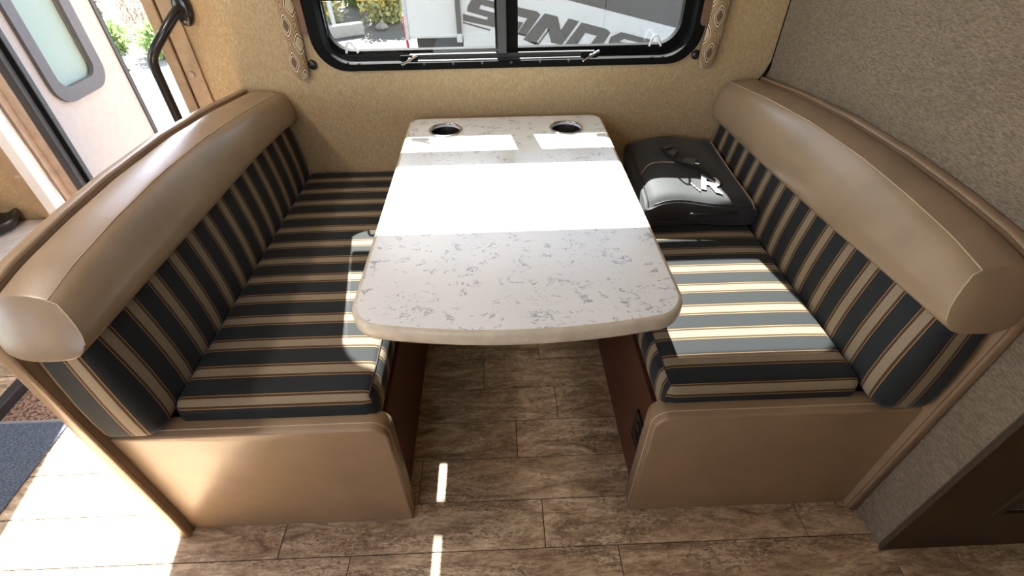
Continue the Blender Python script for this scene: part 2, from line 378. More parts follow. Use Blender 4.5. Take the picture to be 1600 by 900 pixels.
structure(obj('window_2', B(-1.5, -.3, BACK-.035, BACK-.03, 1.05, 1.7), 'clear'), 'small clear window in the wall behind the viewer', 'window')
def side_wall(name, x0, x1, z_hole, y_hole, label):
    bm = bmesh.new()
    if y_hole:
        box(bm, x0, x1, BACK, y_hole[0], -.06, CEIL); box(bm, x0, x1, y_hole[1], YO, -.06, CEIL)
        box(bm, x0, x1, y_hole[0], y_hole[1], -.06, z_hole[0]); box(bm, x0, x1, y_hole[0], y_hole[1], z_hole[1], CEIL)
    else: box(bm, x0, x1, BACK, YO, -.06, CEIL)
    structure(obj(name, bm, 'wall'), label, 'wall')
side_wall('wall_left', LEFT-.06, LEFT, (.55, 1.85), (-2.8, -.5), 'tan papered wall at the far left end of the room')
structure(obj('window_3', B(LEFT-.035, LEFT-.03, -2.8, -.5, .55, 1.85), 'clear'), 'clear window in the far left wall', 'window')
side_wall('wall_end', RIGHT, RIGHT+.06, None, None, 'tan papered wall at the far right end of the room')
structure(obj('ceiling', B(LEFT-.06, RIGHT+.06, BACK-.06, YO, CEIL, CEIL+.06), 'ceil'), 'off white ceiling panel', 'ceiling')
# black seal in the corner by the carpet
structure(obj('trim_4', T([(XR+.004, YW-.004, CEIL-.01), (XR+.004, YW-.004, .905), (XR-.012, YW-.006, .86), (XR-.03, YW-.006, .83)], .006, 8), 'black'), 'thin black seal in the corner above the right backrest', 'trim')
# doorway trims
structure(obj('trim_5', B(DX1-.004, DX1+.035, YW-.016, YW-.002, 0.002, DZ1, .004), 'trim'), 'narrow tan edge trim along the door opening', 'trim')
o = structure(obj('trim_6', B(DX1+.04, DX1+.098, YW-.010, YW-.001, 0.002, DZ1+.06, .003), 'trim'), 'flat tan trim board with screw caps beside the grab handle', 'trim')
def cap(x, z, par):
    bm = bmesh.new(); lathe(bm, [(.0, .004), (.0085, .004), (.0105, .0025), (.0105, 0)], 0, 0, 0, 20); bmesh.ops.rotate(bm, verts=bm.verts, cent=(0, 0, 0), matrix=Matrix.Rotation(math.pi/2, 3, 'X'))
    bmesh.ops.translate(bm, verts=bm.verts, vec=(x, YW-.010, z)); obj('screw_cap', bm, 'brownwood', par, True)
    obj('cap_ring', T([(x+.0105*math.cos(t), YW-.0105, z+.0105*math.sin(t)) for t in [k*math.pi/8 for k in range(16)]], .0014, 6, True), 'trim', par)
for z in (.37, .908, 1.45): cap(-1.127, z, o)
o = structure(obj('trim_7', B(DX0-.105, DX0-.044, YW-.010, YW-.001, .335, DZ1+.06, .003), 'trim'), 'flat tan trim board on the far side of the doorway', 'trim')
for z in (.53, 1.2): cap(DX0-.062, z, o)
structure(obj('trim_8', B(DX0-.042, DX0+.006, YW-.014, YO-.03, -.22, DZ1, .003), 'white'), 'white plastic lining of the far door jamb', 'trim')
structure(obj('trim_9', T([(DX0+.010, YW+.035, -.22), (DX0+.010, YW+.035, DZ1)], .007, 10), 'chrome'), 'bright metal strip down the far door jamb', 'trim')
structure(obj('trim_10', B(DX0+.002, DX0+.022, YO-.026, YO+.02, -.22, DZ1, .003), 'brownwood'), 'light wood strip down the far door jamb', 'trim')

# window
win = structure(empty('window_1', ((WX0+WX1)/2, YW, WZ0), 'black framed slider window above the table with tinted glass', 'window'), None, None)
fr = plate_with_holes(rrect(WX0, WX1, WZ0, WZ1, .115, 10), [rrect(WX0+.038, WX1-.038, WZ0+.0235, WZ1-.035, .095, 10)], YW-.010, YW+.054)
obj('frame', fr, 'black', win)
obj('outer_frame', plate_with_holes(rrect(WX0+.018, WX1-.018, WZ0+.018, WZ1-.018, .10, 10), [rrect(WX0+.046, WX1-.064, WZ0+.052, WZ1-.052, .08, 10)], YW+.052, YO+.012), 'black', win)
obj('sill_channel', B(-.345, .335, YW+.004, YW+.052, .9255, .932, .001), 'darkalu', win)
obj('track', B(-.345, .335, YW+.030, YW+.052, .931, .946, .001), 'track', win)
YG = YO+.004
obj('transom_rail', B(WX0+.05, WX1-.05, YG-.016, YG+.012, 1.118, 1.192, .003), 'black', win)
obj('stile', B(-.022, .012, YW+.020, YW+.048, .944, 1.122, .003), 'darkalu', win)
obj('stile', B(.008, .044, YW+.044, YO+.006, .944, 1.122, .003), 'darkalu', win)
obj('stile_cover', B(-.030, .052, YW+.040, YW+.046, .944, 1.122, .002), 'black', win)
obj('pane', B(WX0+.05, -.01, YG-.036, YG-.032, .95, 1.12), 'glass', win)
obj('pane', B(.02, WX1-.05, YG-.004, YG, .95, 1.12), 'glass', win)
obj('pane', B(WX0+.05, WX1-.05, YG-.004, YG, 1.19, WZ1-.05), 'glass', win)
for x in (-.338, .312):   # latches
    la = obj('latch', B(x-.035, x+.028, YW-.016, YW-.004, .934, .956, .004), 'black', win)
    bm = B(-.034, .034, -.006, .006, -.004, .004, .002); lv = obj('lever', bm, 'chrome', la); lv.location = (x, YW-.026, .944); lv.rotation_euler = (0, -.5, 0)
    obj('lever_pin', T([(x, YW-.03, .944), (x, YW-.010, .944)], .006, 10), 'alu', la)
for k in range(6): obj('screw', T([(-.29+k*.105, YW-.0125, .924), (-.29+k*.105, YW-.008, .924)], .005, 8), 'cup', win)
for x in (-.549, .557):   # white pull tabs on the glass
    obj('pull_tab', T(smooth_path([(x-.022, YG-.042, .957), (x-.014, YG-.044, .988), (x+.002, YG-.044, .990), (x+.020, YG-.042, .957)], 5), .0042, 8), 'white', win)

# patterned fabric legs of the window valance
def valance_leg(x0, x1, zb, label, side):
    e = empty('curtain_leg', ((x0+x1)/2, YW-.004, zb), label, 'curtain', 'patterned window side pieces')
    n, mz = 8, 26; bm = bmesh.new(); uvl = bm.loops.layers.uv.new('UVMap'); W = x1-x0; cx = (x0+x1)/2; top = 1.72
    grid = []
    for j in range(mz+1):
        z = zb+(top-zb)*(j/mz)**1.6; k = min(1, (z-zb)/.045); hw = W/2*(.45+.55*math.sqrt(max(0, 1-(1-k)**2))) ; row = []
        for i in range(n+1):
            t = -1+2*i/n; y = YW-.012-.014*math.sqrt(max(0, 1-t*t*.96))*(.5+.5*k)
            row.append((bm.verts.new((cx+t*hw+.004*math.sin(z*19), y, z)), (x0+W*(t+1)/2, z)))
        grid.append(row)
    for j in range(mz):
        for i in range(n):
            q = (grid[j][i], grid[j][i+1], grid[j+1][i+1], grid[j+1][i]); f = bm.faces.new([a[0] for a in q])
            for l, a in zip(f.loops, q): l[uvl].uv = a[1]
    bk = [[bm.verts.new((r[0][0].co.x, YW-.006, r[0][0].co.z)), bm.verts.new((r[-1][0].co.x, YW-.006, r[0][0].co.z))] for r in grid]
    for j in range(mz):
        for fv in ((bk[j][0], grid[j][0][0], grid[j+1][0][0], bk[j+1][0]), (grid[j][-1][0], bk[j][1], bk[j+1][1], grid[j+1][-1][0]), (bk[j][1], bk[j][0], bk[j+1][0], bk[j+1][1])): bm.faces.new(fv)
    bm.faces.new([v[0] for v in grid[0]]+[bk[0][1], bk[0][0]])
    obj('patterned_fabric', bm, 'ogee', e, True)
    xi = x1 if side < 0 else x0
    a, b_ = (xi-.012, xi+.026) if side < 0 else (xi-.026, xi+.012)
    bm = plate_with_holes(rrect(a, b_, 1.03, 1.72, .017, 5), [], YW-.0125, YW-.0105); obj('brown_lining', bm, 'fabricbrown', e)
    return e
valance_leg(-.762, -.702, .882, 'ogee patterned fabric strip hanging left of the window', -1)
valance_leg(.715, .777, .888, 'ogee patterned fabric strip hanging right of the window', 1)
for x, z, s in ((-.692, .929, 'left'), (.702, .933, 'right')):
    bm = bmesh.new(); lathe(bm, [(0, .010), (.012, .009), (.0165, .005), (.0165, 0), (0, 0)], 0, 0, 0, 24); bmesh.ops.rotate(bm, verts=bm.verts, cent=(0, 0, 0), matrix=Matrix.Rotation(math.pi/2, 3, 'X'))
    bmesh.ops.translate(bm, verts=bm.verts, vec=(x, YW, z)); tag(obj('tieback_button', bm, 'cup', None, True), f'round dark tieback button on the wall at the {s} of the window', 'button', 'tieback buttons')

# ------------------------------------------------------------------ dinette benches
ZS, ZB, YF = .5176, .4594, -1.182
TOPPROF = [(-1.225, .845), (-1.205, .868), (-1.17, .884), (-1.08, .900), (-.94, .910), (-.77, .915), (-.52, .909), (-.26, .886), (.03, .848)]
def stripe_box(x0, x1, y0, y1, z0, z1, r, phase, crown, s):
    """rounded cushion with a stripe coordinate in its UV map; s mirrors the inner side"""
    nx, ny, nz = 22, 44, 8; bm = bmesh.new(); uvl = bm.loops.layers.uv.new('UVMap')
    def mp(u, v, q):
        # u v q in 0..1, cluster near the ends
        e = lambda t: .5-.5*math.cos(math.pi*t)*(.35)-(.5-t)*.65 if False else t
        p = Vector((x0+(x1-x0)*u, y0+(y1-y0)*v, z0+(z1-z0)*q))
        c = Vector((min(max(p.x, x0+r), x1-r), min(max(p.y, y0+r), y1-r), min(max(p.z, z0+r), z1-r)))
        d = p-c
        if d.length > 1e-9: p = c+d.normalized()*min(r, d.length if d.length < r else r)
        a, b2 = 2*u-1, 2*v-1
        if q > .5: p.z += crown*(1-a**4)*(1-b2**6)
        if 0 < q < 1: p.x += (.010*math.sin(math.pi*q))*((1 if u > .98 and s < 0 else -1 if u < .02 and s > 0 else 0)); p.y -= (.008*math.sin(math.pi*q) if v < .02 else 0)
        return p
    def spread(n, L):
        # parameters with extra rows inside the rounding radius
        k = r/L; a = [k*(1-math.cos(math.pi/2*i/4)) for i in range(4)]
        mid = [k+(1-2*k)*i/(n) for i in range(n+1)]
        return a+mid+[1-t for t in reversed(a)]
    U, V, Q = spread(nx, x1-x0), spread(ny, y1-y0), spread(nz, z1-z0)
    cache = {}
    def vert(u, v, q):
        k = (round(u, 6), round(v, 6), round(q, 6))
        if k not in cache: cache[k] = bm.verts.new(mp(u, v, q))
        return cache[k]
    def face(ps, uvf):
        vs = [vert(*p) for p in ps]
        if len(set(vs)) < 4: return
        f = bm.faces.new(vs); f.smooth = True
        for l, p in zip(f.loops, ps): l[uvl].uv = uvf(*p)
    Y = lambda v: y0+(y1-y0)*v; Z = lambda q: z0+(z1-z0)*q
    for i in range(len(U)-1):
        for j in range(len(V)-1):
            for q in (0, 1): face([(U[i], V[j], q), (U[i+1], V[j], q), (U[i+1], V[j+1], q), (U[i], V[j+1], q)], lambda u, v, q: (Y(v)-phase, u))
        for k in range(len(Q)-1):
            for v in (0, 1): face([(U[i], v, Q[k]), (U[i+1], v, Q[k]), (U[i+1], v, Q[k+1]), (U[i], v, Q[k+1])], lambda u, v, q: (y0-(z1-Z(q))-phase, u))
    for j in range(len(V)-1):
        for k in range(len(Q)-1):
            for u in (0, 1): face([(u, V[j], Q[k]), (u, V[j+1], Q[k]), (u, V[j+1], Q[k+1]), (u, V[j], Q[k+1])], lambda u, v, q: (Y(v)+.03+(z1-Z(q))*.25-phase, q))
    return bm, mp
def bench(s, xo, xi, xs, xc, phase, zbot, names):
    """s = -1 left, +1 right. xo outer, xi inner edge of the front, xs seat inner edge, xc crease"""
    X = lambda a, b: (min(s*a, s*b), max(s*a, s*b))
    be = empty('dinette_bench', (s*.65, -.6, 0), names[0], 'bench', 'dinette benches')
    # upholstered front with rounded rim and seam
    zx0, zx1 = X(xi, xo)
    rin, rout = .045, .006
    pts = []
    for cx, cz, r, a0 in ((xo-rout, ZB-rout, rout, 0), (xi+rin, ZB-rin, rin, 90)):
        for k in range(9):
            a = math.radians(a0+90*k/8); pts.append((s*(cx+r*math.cos(a)), cz+r*math.sin(a)))
    pts += [(s*xi, .002), (s*xo, .002)]
    bm = bmesh.new(); vs = [bm.verts.new((x, YF, z)) for x, z in pts]; f = bm.faces.new(vs)
    ex = bmesh.ops.extrude_face_region(bm, geom=[f]); bmesh.ops.translate(bm, verts=[v for v in ex['geom'] if isinstance(v, bmesh.types.BMVert)], vec=(0, .062, 0))
    es = [e for e in bm.edges if abs(e.verts[0].co.y-e.verts[1].co.y) < 1e-6]
    bmesh.ops.bevel(bm, geom=es, offset=.016, segments=4, affect='EDGES', profile=.5, clamp_overlap=True)
    fp = obj('front_panel', bm, 'vinyl', be, True)
    sp = [(s*(xo-.01), YF+.021, ZB+.0005)]+[(x, YF+.021, z+.0003) for x, z in pts[9:18]]+[(s*(xi-.0004), YF+.021, .02)]
    obj('seam', T(sp, .0016, 6), 'thread', fp)
    obj('side_panel', B(*X(xi+.022, xi+.037), YF+.06, YW-.004, .002, .405, .002), 'mahogany', be)
    obj('deck', B(*X(xi+.024, xo-.004), YF+.064, YW-.005, .385, .402), 'mahogany', be)
    # back panel, arched top with rounded aisle corner
    yy = [.035-k*(.035+1.165)/30 for k in range(31)]
    prof = [(y, interp(TOPPROF, y)+.004) for y in yy]
    ec = [(-1.185, .872), (-1.200, .85), (-1.208, .82)]
    out = [(.038, .002)]+prof+ec+[(-1.208, .002)]
    bm = bmesh.new(); xa, xb = xo-.012, xo+.018
    A = [bm.verts.new((s*xa, y, z)) for y, z in out]; f = bm.faces.new(A)
    ex = bmesh.ops.extrude_face_region(bm, geom=[f]); bmesh.ops.translate(bm, verts=[v for v in ex['geom'] if isinstance(v, bmesh.types.BMVert)], vec=(s*(xb-xa), 0, 0))
    es = [e for e in bm.edges if abs(e.verts[0].co.x-e.verts[1].co.x) < 1e-6]
    bmesh.ops.bevel(bm, geom=es, offset=.008, segments=3, affect='EDGES', profile=.5)
    bp = obj('back_panel', bm, 'vinyl', be, True)
    obj('seam', T([(s*(xa-.0005), y+(0.004), z-.006) for y, z in out[1:-1]]+[(s*(xa-.0005), -1.2, .01)], .0010, 6), 'fabricbrown', bp)
    # seat cushion
    sx0, sx1 = X(xs, xc-.005)
    y0c, y1c = YF+.052, YW-.008
    bm, mp = stripe_box(sx0, sx1, y0c, y1c, .403, ZS-.004, .022, phase, .006, s)
    se = empty('seat_cushion', (s*.6, -.6, .403), names[1], 'cushion', 'striped seat cushions')
    obj('cushion_body', bm, 'stripes', se)
    xe = s*(xs+.007)
    obj('piping', T([(xe, y0c+.012+(y1c-y0c-.024)*k/20, ZS-.0075) for k in range(21)], .0016, 6), 'pipe', se)
    # backrest: striped lower cushion and leather bolster
    bk = empty('backrest_cushion', (s*.9, -.6, ZB), names[2], 'backrest', 'dinette backrests')
    plan = [(xc, YW-.008)]
    N = 60; ye = -1.192
    L0 = (YW-.008)-(ye+.035)
    for k in range(1, N+1): plan.append((xc, YW-.008-L0*k/N))
    for k in range(1, 7):
        a = math.pi/2*k/6; plan.append((xc+.035*(1-math.cos(a)), ye+.035*(1-math.sin(a))))
    for k in range(1, 8): plan.append((xc+.035+(xo-.016-xc-.035-.02)*k/7, ye))
    for k in range(1, 5):
        a = math.pi/2*k/4; plan.append((xo-.036+.02*math.sin(a), ye+.02*(1-math.cos(a))))
    plan.append((xo-.016, YW-.008))
    arc = [YW-.008]
    for p, q in zip(plan, plan[1:]): arc.append(arc[-1]-math.hypot(p[0]-q[0], p[1]-q[1]))
    levels = [(0, .02), (.012, .008), (.03, .001), (.08, -.003), (.2, -.006), (.4, -.006), (.6, -.002), (.8, .004), (.92, .010), (1, .020)]
    bm = bmesh.new(); uvl = bm.loops.layers.uv.new('UVMap'); rows = []
    cxm, cym = xo-.06, -.58
    for t, ins in levels:
        row = []
        for (px, py), u in zip(plan, arc):
            zt_ = interp(zbot, py)+.030; z0_ = ZB+.014 if py < YF+.07 else .47
            z = z0_+(zt_-z0_)*t
            dx = ins+.014*t; q = min(1, max(0, (xo-.016-px)/(xo-.016-xc)))
            dy = ins*min(1, max(0, (ye+.036-py)/.036))
            row.append((bm.verts.new((s*(px+dx*q*(1 if px < xo-.05 else .2)), py+dy, z)), (u-phase, z)))
        rows.append(row)
    for A_, C_ in zip(rows, rows[1:]):
        for i in range(len(plan)-1):
            q = (A_[i], A_[i+1], C_[i+1], C_[i]); f = bm.faces.new([a[0] for a in q]); f.smooth = True
            for l, a in zip(f.loops, q): l[uvl].uv = a[1]
        bm.faces.new((A_[-1][0], A_[0][0], C_[0][0], C_[-1][0]))
    bm.faces.new([a[0] for a in rows[0]]); bm.faces.new([a[0] for a in rows[-1]])
    obj('striped_panel', bm, 'stripes', bk)
    # bolster: flat front and top meeting in a seam, slanting aisle end
    ys = [YW-.010-k*(YW-.010+1.06)/34 for k in range(35)]+[-1.09, -1.12, -1.145, -1.160, -1.166]
    def section(y):
        zb_ = interp(zbot, y); zt_ = interp(TOPPROF, y); H = zt_-zb_
        w = min(1, max(0, -y/.7)); a = lambda p, q: xc+p+(q-p)*w
        return [(xc+.03, zb_-.007), (xc-.004, zb_-.004), (xc-.020, zb_+.004), (xc-.026, zb_+.020), (a(-.027, -.023), zb_+H*.36), (a(-.024, -.014), zb_+H*.54), (a(-.018, -.003), zb_+H*.70), (a(-.006, .010), zb_+H*.86), (a(.012, .026), zt_-.008), (xc+.045, zt_-.003), (xc+.070, zt_+.001), (xo-.05, zt_+.002), (xo-.028, zt_-.002), (xo-.017, zt_-.012), (xo-.0135, zt_-.03), (xo-.0135, zb_+.03), (xo-.025, zb_+.008), (xo-.06, zb_-.006)], zb_, zt_
    bm = bmesh.new(); R_ = []; crl = bm.edges.layers.float.new('crease_edge'); seamp = []
    def shear(y, z, zb_, zt_):
        g = min(1, max(0, (-.95-y)/.21)); return y-g*.058*(zt_-z)/(zt_-zb_)
    for y in ys:
        pr, zb_, zt_ = section(y)
        R_.append([bm.verts.new((s*x, shear(y, z, zb_, zt_), z)) for x, z in pr])
    pr, zb_, zt_ = section(ys[-1]); cx_ = sum(x for x, z in pr)/len(pr); cz_ = (zb_+zt_)/2
    for f_in, out_ in ((.06, .002), (.35, .008), (.75, .010)):
        R_.append([bm.verts.new((s*(x+(cx_-x)*f_in), shear(ys[-1], z+(cz_-z)*f_in, zb_, zt_)-out_, z+(cz_-z)*f_in)) for x, z in pr])
    for A_, C_ in zip(R_, R_[1:]):
        n = len(A_)
        for i in range(n):
            f = bm.faces.new((A_[i], A_[(i+1) % n], C_[(i+1) % n], C_[i]))
    bm.faces.new(R_[0]); bm.faces.new(R_[-1])
    nb = len(ys)
    for A_, C_ in zip(R_[:nb-1], R_[1:nb]):
        e = bm.edges.get((A_[8], C_[8])); e[crl] = .6
    for i in range(2, 8):
        e = bm.edges.get((R_[nb-1][i], R_[nb-1][i+1])); e[crl] = .55
    seamp = [v[8].co.copy() for v in R_[:nb]]+[R_[nb-1][i].co.copy() for i in (7, 6, 5, 4, 3)]
    bo = obj('bolster', bm, 'leather', bk, True); bo['label'] = 'tan leatherette bolster along the top'
    md = bo.modifiers.new('s', 'SUBSURF'); md.levels = 2; md.render_levels = 2
    obj('seam', T(seamp, .0013, 6), 'thread', bo)
    return be
def rr_xy(x0, x1, y0, y1, r): return rrect(x0, x1, y0, y1, r, 6)
bench(-1, .9648, .3174, .350, .821, -.048, [(-1.25, .787), (-1.07, .780), (-.36, .762), (-.08, .742), (.04, .722)],
      ('beige vinyl dinette bench beside the doorway', 'striped seat cushion on the left bench beside the doorway', 'striped backrest with tan bolster beside the doorway'))
rb = bench(1, .9750, .3209, .354, .8315, -.064, [(-1.25, .778), (-1.08, .764), (-.84, .742), (-.47, .722), (.04, .702)],
      ('beige vinyl dinette bench against the carpeted partition', 'striped seat cushion under the black bag', 'striped backrest with tan bolster against the carpeted partition'))
po = obj('outlet', B(.338, .3435, -1.105, -1.025, .165, .285, .006), 'cup', rb)
for z in (.20, .25): obj('socket', B(.3345, .339, -1.08, -1.05, z-.014, z+.014, .003), 'blackmetal', po)

# ------------------------------------------------------------------ table
tb = empty('dinette_table', (0, -.55, 0), 'white marble look dinette table with rounded front and two cup holders', 'table')
TW = .3615
def table_outline(ins=0.0):
    pts = []
    w_ = TW-ins
    for cx, cy, r, a0 in ((w_-.035, -.035-ins, .035, 0), (-w_+.035, -.035-ins, .035, 90)):
        for k in range(9):
            a = math.radians(a0+90*k/8); pts.append((cx+r*math.cos(a), cy+r*math.sin(a)))
    r = .075; cyy = -1.055+ins
    for k in range(9):
        a = math.radians(180+72*k/8); pts.append((-w_+r+r*math.cos(a), cyy+r*math.sin(a)))
    xa, ya = pts[-1]; 
    for k in range(1, 16):
        x = xa+(-2*xa)*k/16; t = x/xa; pts.append((x, ya-(.030)*(1-t*t)))
    for k in range(9):
        a = math.radians(288+72*k/8); pts.append((w_-r+r*math.cos(a), cyy+r*math.sin(a)))
    return pts
CUPS = [(-.2205, -.122), (.2165, -.128)]
def holed_slab(outl, holes, z0, z1):
    bm = bmesh.new(); es = []
    for loop in [outl]+holes:
        vs = [bm.verts.new((x, y, z0)) for x, y in loop]; es += [bm.edges.new((vs[i], vs[(i+1) % len(vs)])) for i in range(len(vs))]
    r = bmesh.ops.triangle_fill(bm, edges=es, use_beauty=True); fs = [f for f in r['geom'] if isinstance(f, bmesh.types.BMFace)]
    ex = bmesh.ops.extrude_face_region(bm, geom=fs); bmesh.ops.translate(bm, verts=[v for v in ex['geom'] if isinstance(v, bmesh.types.BMVert)], vec=(0, 0, z1-z0)); return bm
circ = lambda cx, cy, r, n=36: [(cx+r*math.cos(2*math.pi*k/n), cy+r*math.sin(2*math.pi*k/n)) for k in range(n)]
obj('table_top', holed_slab(table_outline(.010), [circ(x, y, .053) for x, y in CUPS], .702, .740), 'marble', tb)
# rounded edge band
ol = table_outline(.010); bm = bmesh.new(); n = len(ol); rows = []
prof = [(0, .7395), (.004, .7392), (.008, .737), (.0105, .732), (.011, .724), (.011, .712), (.009, .704), (.004, .7005), (0, .700)]
nor = []
for i in range(n):
    t = Vector(ol[(i+1) % n])-Vector(ol[i-1]); t.normalize(); nor.append(Vector((t.y, -t.x)))
for d, z in prof: rows.append([bm.verts.new((ol[i][0]+nor[i].x*d, ol[i][1]+nor[i].y*d, z)) for i in range(n)])
for A_, C_ in zip(rows, rows[1:]):
    for i in range(n): bm.faces.new((A_[i], A_[(i+1) % n], C_[(i+1) % n], C_[i]))
obj('edge_band', bm, 'cream', tb, True)
for x, y in CUPS:
    bm = bmesh.new(); lathe(bm, [(.0545, -.002), (.052, -.01), (.047, -.065), (.044, -.07), (0, -.07)], x, y, .740, 40)
    c = obj('cup_holder', bm, 'cup', tb, True)
    obj('rim', T([(a, b, .7415) for a, b in circ(x, y, .0575, 40)], .0042, 8, True), 'chrome', c, True)
obj('wall_cleat', B(-.3, .3, -.002, YW-.002, .655, .700, .003), 'alu', tb)
obj('pedestal_post', T([(0, -.38, .02), (0, -.38, .70)], .03, 20), 'alu', tb, True)
bm = bmesh.new(); lathe(bm, [(0, .03), (.035, .03), (.06, .02), (.085, .004), (.085, .0005), (0, .0005)], 0, -.38, 0, 32); obj('floor_flange', bm, 'alu', tb, True)
obj('under_bracket', B(-.07, .07, -.45, -.31, .690, .7015, .003), 'alu', tb)

# ------------------------------------------------------------------ bag on the right seat
bag = empty('bag', (.66, -.25, ZS), 'black fabric zip bag with buckle strap lying on the right seat', 'bag')
def bag_pt(u, v, q):
    # u across (0 = table side), v from front to wall, q up
    x0 = .462+.025*v; x1 = .824-.006*v; y0 = -.455; y1 = .010
    top = .080+.035*v+.022*math.sin(math.pi*min(1, u*1.15))*(1-.4*v)+.004*math.sin(9*u+4*v)-.010*math.exp(-((u-.55)**2+(v-.2)**2)*18)
    x = x0+(x1-x0)*u; y = y0+(y1-y0)*v+.015*math.sin(5*u+.5)*(1-v)
    return Vector((x, y, ZS+.004+top*q))
NB_, r = 26, .03
bm = bmesh.new(); cache = {}
def bagv(i, j, k, n=26, h=6):
    key = (i, j, k)
    if key in cache: return cache[key]
    u, v, q = i/n, j/n, k/h
    p = bag_pt(u, v, q)
    bul = math.sin(math.pi*q)*.012
    if i == 0: p.x -= bul
    if i == n: p.x += bul*.4
    if j == 0: p.y -= bul
    if k == h:
        for e_ in (u, 1-u, v, 1-v):
            if e_ < .10: p.z -= .016*(1-e_/.10)**2
    cache[key] = bm.verts.new(p); return cache[key]
n, h = 26, 6
for i in range(n):
    for j in range(n):
        for k in (0, h): bm.faces.new((bagv(i, j, k), bagv(i+1, j, k), bagv(i+1, j+1, k), bagv(i, j+1, k)))
    for k in range(h):
        for j in (0, n): bm.faces.new((bagv(i, j, k), bagv(i+1, j, k), bagv(i+1, j, k+1), bagv(i, j, k+1)))
        for j in (0, n): bm.faces.new((bagv(j, i, k), bagv(j, i+1, k), bagv(j, i+1, k+1), bagv(j, i, k+1)))
bb = obj('bag_body', bm, 'bag', bag, True); md = bb.modifiers.new('s', 'SUBSURF'); md.levels = 1; md.render_levels = 1
def on_bag(u, v, dz=.003):
    p = bag_pt(u, v, 1)
    for e_ in (u, 1-u, v, 1-v):
        if e_ < .10: p.z -= .016*(1-e_/.10)**2
    p.z += dz; return p
edge = [on_bag(.015, t, .0) for t in [k/14 for k in range(15)]]
obj('edge_piping', T(edge, .0028, 6), 'strap', bag)
obj('edge_piping', T([on_bag(t, .012, -.001) for t in [k/14 for k in range(15)]], .0028, 6), 'strap', bag)
obj('edge_piping', T([on_bag(.985, t, .0) for t in [k/14 for k in range(15)]], .0028, 6), 'thread', bag)
obj('flap_seam', T(smooth_path([on_bag(.02, .42), on_bag(.12, .5, .004), on_bag(.25, .52, .005), on_bag(.38, .5, .005)], 6), .0018, 6), 'thread', bag)
def ribbon(pts, wd, th):
    bm = bmesh.new(); pts = [Vector(p) for p in pts]; rows = []
    for i, p in enumerate(pts):
        d = (pts[min(i+1, len(pts)-1)]-pts[max(i-1, 0)]); d.z = 0; d.normalize(); nn = Vector((-d.y, d.x, 0))*wd/2
        rows.append([bm.verts.new(p+nn), bm.verts.new(p-nn), bm.verts.new(p-nn+Vector((0, 0, th))), bm.verts.new(p+nn+Vector((0, 0, th)))])
    for A_, C_ in zip(rows, rows[1:]):
        for i in range(4): bm.faces.new((A_[i], A_[(i+1) % 4], C_[(i+1) % 4], C_[i]))
    bm.faces.new(rows[0]); bm.faces.new(rows[-1]); return bm
st = smooth_path([on_bag(.34, .74, .001), on_bag(.36, .6, .010), on_bag(.44, .5, .008), on_bag(.56, .42, .012), on_bag(.66, .30, .004), on_bag(.74, .22, .001)], 6)
sp_ = obj('strap', ribbon(st, .024, .003), 'strap', bag)
for (u, v, a, l) in ((.39, .60, -.9, .034), (.52, .47, -.75, .046)):
    p = on_bag(u, v, .016); bm = B(-l/2, l/2, -.017, .017, -.005, .005, .004); k = obj('buckle', bm, 'buckle', sp_); k.location = p; k.rotation_euler = (.1, -.1, a)
p = on_bag(.37, .71, .012); bm = B(-.018, .018, -.010, .010, -.002, .002, .001); k = obj('buckle_tongue', bm, 'buckle', sp_); k.location = p; k.rotation_euler = (0, 0, .3)
p = on_bag(.56, .43, .021); bm = B(-.014, .014, -.003, .003, -.001, .001); k = obj('buckle_slot', bm, 'print', sp_); k.location = p; k.rotation_euler = (.1, -.1, -.75)
def strokes(name, polys, mat, parent, mapf, th):
    bm = bmesh.new()
    for poly in polys:
        lo = [bm.verts.new(mapf(a, b, 0)) for a, b in poly]; hi = [bm.verts.new(mapf(a, b, th)) for a, b in poly]; n_ = len(poly)
        bm.faces.new(lo); bm.faces.new(hi)
        for i in range(n_): bm.faces.new((lo[i], lo[(i+1) % n_], hi[(i+1) % n_], hi[i]))
    return obj(name, bm, mat, parent)
Rg = [[(0, 0), (.22, 0), (.22, 1), (0, 1)], [(.22, .78), (.62, .78), (.72, .72), (.80, .86), (.66, 1), (.22, 1)], [(.62, .5), (.80, .56), (.84, .7), (.80, .86), (.60, .80)], [(.22, .40), (.66, .40), (.80, .56), (.62, .60), (.22, .60)], [(.34, .42), (.62, 0), (.92, 0), (.58, .42)]]
def bag_map(cu, cv, su, sv, ang):
    c_, s_ = math.cos(ang), math.sin(ang)
    def f(a, b, t):
        a -= .5; b -= .5; return on_bag(cu+(a*c_-b*s_)*su, cv+(a*s_+b*c_)*sv, .0035+t)
    return f
lt = strokes('printed_letter', Rg, 'print', bag, bag_map(.66, .22, .20, .20, -.35), .0016); lt['label'] = 'white printed letter R'
tiny = [[(i*.25, 0), (i*.25+.16, 0), (i*.25+.16, .12), (i*.25, .12)] for i in range(4)]
strokes('printed_line', tiny, 'print', bag, bag_map(.54, .20, .13, .12, -1.1), .001)
obj('carry_handle', T(smooth_path([(.60, -.472, .575), (.62, -.487, .582), (.68, -.490, .584), (.74, -.484, .580), (.76, -.470, .574)], 5), .005, 8), 'strap', bag)

